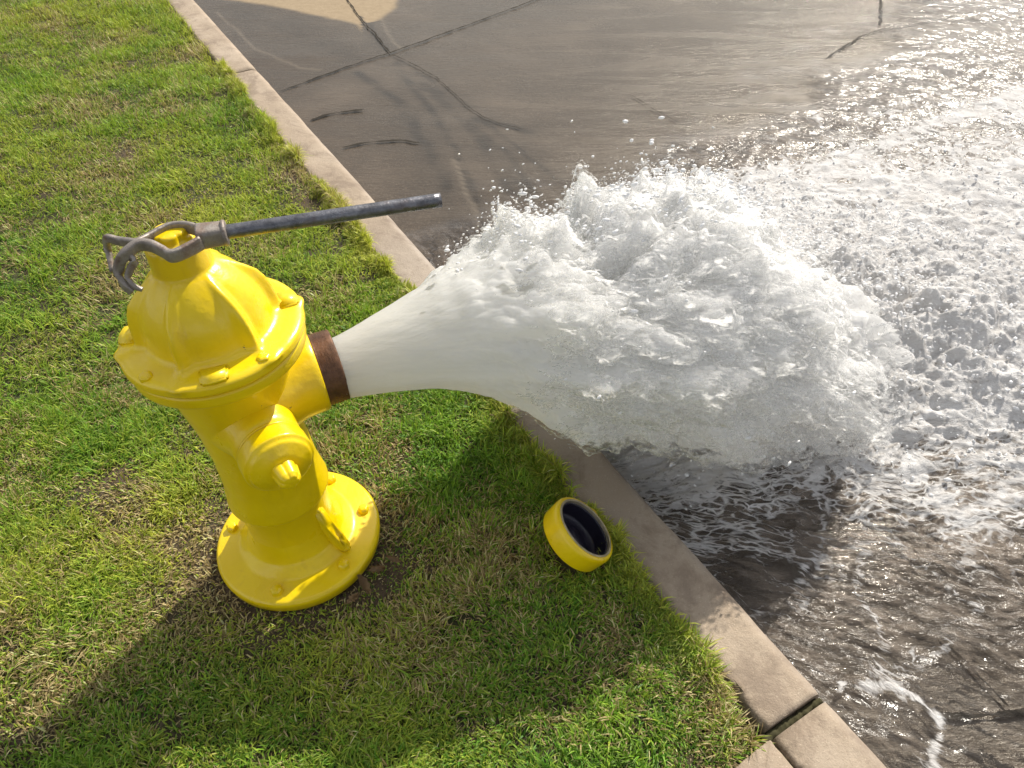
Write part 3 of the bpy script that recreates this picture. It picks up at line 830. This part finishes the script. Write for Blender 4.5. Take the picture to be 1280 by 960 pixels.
CZ = np.repeat(cz[:, None], NT, 1); RR = np.repeat(rr[:, None], NT, 1)
ca, sa = np.cos(A), np.sin(A)
grow = sstep(.26, .62, T)
flow = T * .55
VS = 1 - .5 * sstep(.95, 1.8, T); CZ = CZ - .06 * sstep(.95, 1.6, T)
lx, ly = ca * RR, sa * RR * VS
big = fbm(flow * 6, lx * 6, ly * 6 + 3, 3)
lump = ridge(flow * 15 + 3, lx * 15, ly * 15, 4, .55)
fine = fbm(flow * 60, lx * 60, ly * 60, 3, .6)
med = np.abs(fbm(flow * 22 + 9, lx * 24, ly * 24, 3, .5))
rough_ = sstep(.45, 1.0, T)
far_ = sstep(-.2, .6, ca) * .4 + .6          # the side away from the kerb breaks up most
disp = grow * (.034 * big + far_ * (.055 * (np.abs(fbm(flow * 8 + 3, lx * 8, ly * 8, 4, .55)) - .25) + .024 * (med - .3) * (.4 + .6 * rough_) + .010 * lump + .0025 * fine)) + (.0016 + .0045 * sstep(.2, .5, T)) * fbm(T * 7, A * 6 * np.cos(A * 0), lx * 9, 3) * (1 - .5 * rough_)
topf = sstep(-.1, .7, np.cos(A - .9))
disp = disp - .034 * topf * np.exp(-((T - .70) / .10)**2) - .030 * topf * sstep(.6, .75, T) * (1 - sstep(1.0, 1.2, T))
disp = disp + .016 * topf * sstep(.45, .6, T) * np.abs(fbm(flow * 16, A * 2.2, 3.3, 3)) * 2
vs_, fs_, yo_, co_ = [], [], [], []
young = 1 - sstep(.2, .75, T)
for li, (o_, cv) in enumerate([(-.012, 1.0), (.004, .36), (.016, .22), (.032, .08), (.052, -.02)]):
    om = o_ * grow * (1 + sstep(.9, 1.3, T) * .8) * (1 + 1.1 * fbm(flow * 5 + li * 3, lx * 5, ly * 5, 2)) * np.clip(RR / .2, .3, 1.2)
    dispx = disp + .05 * sstep(1.3, 1.8, T) * fbm(flow * 9, lx * 7, ly * 7 + 5, 5, .6)
    RD = RR + (dispx + grow * .010 * fbm(flow * 25 + li * 9, lx * 30, ly * 30, 3)) * np.clip(RR / .15, .3, 1.6) + om
    side = ca * RD * (1 + .1 * sstep(.8, 1.3, T) + 1.15 * sstep(-.2, .7, ca) * sstep(.85, 1.7, T)); upz = CZ + sa * RD * VS
    adv = grow * .02 * fbm(flow * 20, lx * 20 + 7, ly * 20, 3)
    Xp = JX0 + jd[0] * (T + adv) + jn[0] * side; Yp = JY0 + jd[1] * (T + adv) + jn[1] * side
    i0 = 0 if li == 0 else int(NS * .10)
    vs_.append(np.stack([Xp, Yp, upz], -1)[i0:].reshape(-1, 3)); fs_.append(grid_faces(NS - i0, NT, True) + sum(len(q) for q in vs_[:-1]))
    c_ = 1 - 1.15 * sstep(1.2, 1.8, T + .28 * fbm(flow * 7, lx * 6, ly * 6 + 2, 4)) if li == 0 else (cv - .6 * (1 - grow) - (1 - far_) * .25 - .5 * sstep(1.2, 1.9, T + .3 * fbm(flow * 7, lx * 6 + li, ly * 6 + 2, 4)))
    yo_.append(young[i0:].ravel()); co_.append(c_[i0:].ravel())
    if li == 2: keepXYZ = (Xp, Yp, upz)
Xp, Yp, upz = keepXYZ
pl = np_mesh('water_jet', np.concatenate(vs_), np.concatenate(fs_), M_PLUME, attrs={'young': np.concatenate(yo_), 'cover': np.concatenate(co_)})
tag(pl, 'thick white water jet bursting from the open hydrant outlet across the kerb', 'water jet')

# droplets thrown off the jet
def ico(sub):
    bm = bmesh.new(); bmesh.ops.create_icosphere(bm, subdivisions=sub, radius=1)
    v = np.array([q.co[:] for q in bm.verts]); f = np.array([[q.index for q in p.verts] for p in bm.faces]); bm.free(); return v, f
IV, IF = ico(1); IV2, IF2 = ico(2)
def blobs(name, P, Rr, iv, jf, mat, r, stretch=.6, axis=None):
    n = len(P)
    q = r.normal(size=(n, 3)); q /= np.linalg.norm(q, axis=1)[:, None]
    if axis is not None: q = q * .5 + np.asarray(axis); q /= np.linalg.norm(q, axis=1)[:, None]
    V = iv[None] * Rr[:, None, None]
    dots = (V * q[:, None, :]).sum(-1, keepdims=True)
    V = V + dots * q[:, None, :] * (stretch * r.uniform(0, 1, n))[:, None, None]
    V = V + P[:, None, :]
    Fc = (jf[None] + (np.arange(n) * len(iv))[:, None, None]).reshape(-1, 3)
    return V.reshape(-1, 3), Fc
r = np.random.default_rng(11)
n = 40000
ti = (r.beta(1.6, 1.2, n) * .86 * (NS - 1)).astype(int); ai = r.integers(0, NT, n)
base = np.stack([Xp[ti, ai], Yp[ti, ai], upz[ti, ai]], -1); tt = T[ti, ai]; aa = A[ti, ai]
nrm = np.stack([jn[0] * np.cos(aa), jn[1] * np.cos(aa), np.sin(aa)], -1)
gate = sstep(.38, .6, tt) * (.04 + .9 * sstep(.35, .9, np.cos(aa - .6)))
clus = sstep(-.1, .5, fbm(tt * 9, aa * 2.5, 2.0, 3))
off_ = r.exponential(.012, n) * (.4 + 1.6 * clus) * (.3 + gate)
keep = (r.uniform(size=n) < (gate * (.25 + .75 * clus))) & (base[:, 2] > ROAD_Z)
P = (base + nrm * off_[:, None])[keep]; P[:, 2] -= 0
Rr = (.0008 + r.exponential(.0009, n))[keep]; Rr = np.minimum(Rr, .0045)
V, Fc = blobs('s', P, Rr, IV, IF, M_DROP, r, 1.6, (jd[0], jd[1], .1))
# hanging strings and bigger gobs near the ragged upper rim
n2 = 2600
ti = (r.uniform(.30, .8, n2) * (NS - 1)).astype(int); ai = r.integers(0, NT, n2)
base = np.stack([Xp[ti, ai], Yp[ti, ai], upz[ti, ai]], -1); aa = A[ti, ai]
nrm = np.stack([jn[0] * np.cos(aa), jn[1] * np.cos(aa), np.sin(aa)], -1)
P2 = base + nrm * r.exponential(.006, n2)[:, None]; ok = (P2[:, 2] > ROAD_Z) & (np.cos(aa - .6) > .55)
R2 = r.uniform(.0015, .0042, n2)
V2, F2 = blobs('s', P2[ok], R2[ok], IV2, IF2, M_DROP, r, 1.8, (jd[0], jd[1], .2))
spr = np_mesh('water_spray', np.concatenate([V, V2]), np.concatenate([Fc, F2 + len(V)]), M_DROP)
tag(spr, 'white droplets and gobs thrown off the water jet', 'water spray', kind='stuff')

# flowing, foaming water sheet over the road
CTRL = [(560,330,.2),(600,310,.3),(640,290,.1),(640,250,-.3),(560,200,-.5),(700,200,-.5),(800,150,-.5),(900,150,-.3),(900,200,.15),(980,120,-.2),(980,180,.32),(1060,60,-.3),(1060,110,.08),(1060,160,.34),(1150,40,.0),(1150,90,.24),(1150,150,.48),
        (1270,10,.2),(1270,60,.36),(1270,140,.58),(700,330,.6),(850,300,.95),(960,230,.82),(1000,270,.92),(980,290,1.0),(1100,230,.72),(1200,220,.82),(1270,250,.92),(1100,330,1.05),(1250,350,1.1),(1000,400,1.15),(1150,430,1.12),(1270,450,1.02),(1270,520,.9),
        (900,480,1.1),(1000,490,.85),(1100,500,.72),(1200,540,.72),(1270,590,.78),(740,545,1.0),(800,560,1.05),(860,575,.95),(920,580,.82),(700,520,.8),(1000,580,.50),(1080,590,.60),(1160,610,.55),(1230,640,.62),
        (780,590,.72),(850,625,.55),(820,660,.42),(930,660,.40),(870,690,.40),(920,740,.32),(960,790,.26),(1000,680,.26),(1080,690,.32),(1160,700,.36),(1260,700,.34),(980,750,.22),(1060,780,.2),(1150,780,.18),(1260,780,.15),
        (980,810,.10),(1040,840,.22),(1110,850,.30),(1100,920,.25),(1150,930,.22),(1220,880,.02),(1270,850,.05),(1230,950,.05),(1060,900,.10),(1500,300,.9),(1500,600,.6),(1500,900,.2),(1500,0,.6),(1400,-80,.1),(1200,1100,-.2),(1000,-100,-.9),(760,60,-.9),(900,40,-.8),(1000,10,-.8),(850,110,-.7),(700,120,-.9),(400,0,-.6),(450,150,-.6),(520,260,-.7),(480,230,-.9),(1120,1100,-.1)]
AMPC = [(560,200,.0),(600,290,.25),(520,240,.15),(420,80,0),(640,200,.04),(800,150,.06),(900,120,.08),(1000,60,.08),(940,200,.5),(1060,110,.45),(1160,60,.45),(1270,20,.4),(1100,300,.95),(1270,300,.95),(700,330,.7),(900,400,1),(1100,500,.9),(1270,550,.8),
        (800,600,.55),(900,650,.5),(1000,650,.65),(1150,700,.68),(1270,740,.6),(950,760,.5),(1060,850,.4),(1100,780,.55),(1200,800,.45),(1200,880,.12),(1250,940,.12),(1500,300,1),(1500,700,.5),(1500,0,.5),(1000,-100,.05),(1100,1000,.15),(700,0,.02)]
def cwarp(x, y):
    d = np.sqrt(x * x + y * y + H * H); return x / d * 1.6, np.log(d) * 1.6 + y / d
def idw(x, y, ctrl, p=3.2):
    wx, wy = cwarp(x, y); num = 0; den = 0
    for px, py, val in ctrl:
        q = un(px, py, ROAD_Z); cx, cy = cwarp(q[0], q[1])
        w = 1 / (((wx - cx)**2 + (wy - cy)**2)**(p / 2) + 1e-5)
        num = num + w * val; den = den + w
    return num / den
ss = np.concatenate([np.linspace(-1.3, -.5, 80, endpoint=False), np.linspace(-.5, 2.0, 640, endpoint=False), np.linspace(2.0, 7.5, 420)])
vv = np.concatenate([np.linspace(.004, 1.6, 420, endpoint=False), np.linspace(1.6, 5.2, 360)])
S_, V_ = np.meshgrid(ss, vv, indexing='ij')
X_ = K0[0] + E_DIR[0] * S_ + P_DIR[0] * V_; Y_ = K0[1] + E_DIR[1] * S_ + P_DIR[1] * V_
foam = idw(X_, Y_, CTRL); amp = np.clip(idw(X_, Y_, AMPC, 2.6), 0, 1)
foam = foam + .14 * fbm(X_ * 3.2, Y_ * 3.2, 12, 3) + .10 * fbm(X_ * 9 , Y_ * 9, 22, 3)
film = sstep(-.45, .15, foam)
amp = amp * film
lines = [([(1045, 872), (1075, 866), (1110, 864), (1140, 880), (1160, 912), (1170, 970)], .016, .95), ([(1105, 858), (1130, 835), (1165, 808), (1185, 795), (1225, 762), (1290, 720)], .022, .5),
         ([(1030, 560), (1015, 620), (1012, 680), (1000, 740), (1012, 790)], .012, .55), ([(1070, 690), (1072, 740), (1080, 780), (1110, 850)], .016, .7), ([(1000, 250), (1060, 200), (1150, 165), (1280, 120)], .05, .6), ([(990, 330), (1010, 260), (1080, 240), (1200, 250)], .04, .6),
         ([(860,590),(880,640),(870,700)], .01, .35), ([(940,600),(1010,640),(1100,680),(1200,760)], .014, .4), ([(1060,560),(1150,620),(1280,700)], .02, .4)]
ln = np.zeros_like(X_)
wx_ = .03 * fbm(X_ * 9, Y_ * 9, 3.1, 3); wy_ = .03 * fbm(X_ * 9, Y_ * 9, 8.1, 3)
for pts, w, a_ in lines: ln = np.maximum(ln, a_ * np.exp(-(dist_poly(X_ + wx_, Y_ + wy_, wpts(pts)) / w)**2))
OX, OY = JX0 + jd[0] * .45, JY0 + jd[1] * .45
_t = (X_ - OX) * jd[0] + (Y_ - OY) * jd[1]; _s = (X_ - OX) * jn[0] + (Y_ - OY) * jn[1]
_r = np.hypot(_t, _s); _a = np.arctan2(_s, _t)
U1 = _r; U2 = _a * 1.1
w1 = .35 * fbm(X_ * 3, Y_ * 3, 5, 2)
rip = ridge(U1 * 5 + w1, U2 * 14 + w1, 1.0, 4, .5); rip2 = ridge(U1 * 16, U2 * 34 + w1 * 3, 5.0, 3, .5)
chop = np.abs(fbm(U1 * 4 + w1, U2 * 9, 2.0, 4))
# run-off crests along the flow lines near the far kerb
crest = np.zeros_like(X_)
for st_ in streaks[:3]: crest = np.maximum(crest, np.exp(-(dist_poly(X_ + wob_ if False else X_, Y_, st_) / .012)**2))
Zw = ROAD_Z + .010 + .006 * film + amp * (.018 * rip + .010 * rip2) + amp**2 * .032 * chop + .0015 * film * fbm(U1 * 10, U2 * 25, 7, 3)
Zw += .05 * sstep(.7, 1.1, foam) * amp
dl = dist_poly(X_, Y_, [(JX0 + jd[0] * 1.0, JY0 + jd[1] * 1.0 + .1), (JX0 + jd[0] * 2.4, JY0 + jd[1] * 2.4 + .1)])
md = np.exp(-(dl / .42)**2)
TT = (X_ - JX0) * jd[0] + (Y_ - JY0) * jd[1]; SS = (X_ - JX0) * jn[0] + (Y_ - JY0) * jn[1]
Zw += md * (.02 + .05 * np.abs(fbm(U1 * 4, U2 * 7, 4, 4)) + .02 * ridge(U1 * 8, U2 * 16, 2, 3))
lat = np.where(SS > .02, .40, .25)
mo_ = np.exp(-(np.maximum(TT - 1.05, 0) / .9)**2 - (np.maximum(1.05 - TT, 0) / .12)**2 - ((SS - .02) / lat)**2)
Zw += mo_ * (.26 + .10 * fbm(U1 * 3.2, U2 * 4, 9, 5, .62) + .05 * ridge(U1 * 9, U2 * 16, 9, 3))
foam = foam + .3 * md + .3 * mo_
Zw = np.minimum(Zw, -.03 + V_ * .4)
wat = np_mesh('water', np.stack([X_, Y_, Zw], -1).reshape(-1, 3), grid_faces(len(ss), len(vv))[:, ::-1], M_WATER,
              attrs={'foam': foam.ravel(), 'line': ln.ravel(), 'amp': amp.ravel(), 'film': film.ravel()}, vecs={'flow': np.stack([U1, U2, Zw * 1.5], -1)})
tag(wat, kind='structure')
# drops leaping above the churning flow
n = 60000
si = r.integers(0, len(ss), n); vi = r.integers(0, len(vv), n)
fo = foam[si, vi]; am = amp[si, vi]
keep = r.uniform(size=n) < (.9 * sstep(.5, 1.05, fo) * am)
P = np.stack([X_[si, vi], Y_[si, vi], Zw[si, vi]], -1)[keep]; m_ = len(P)
P[:, :2] += r.normal(0, .004, (m_, 2)); P[:, 2] += r.exponential(.010, m_) * am[keep] + .001
Rr = np.minimum(.0010 + r.exponential(.0012, m_), .006)
V, Fc = blobs('s', P, Rr, IV, IF, M_DROP, r, 1.2)
sp2 = np_mesh('splash_drops', V, Fc, M_DROP)
tag(sp2, 'white drops leaping over the churning water on the road', 'splash drops', kind='stuff')
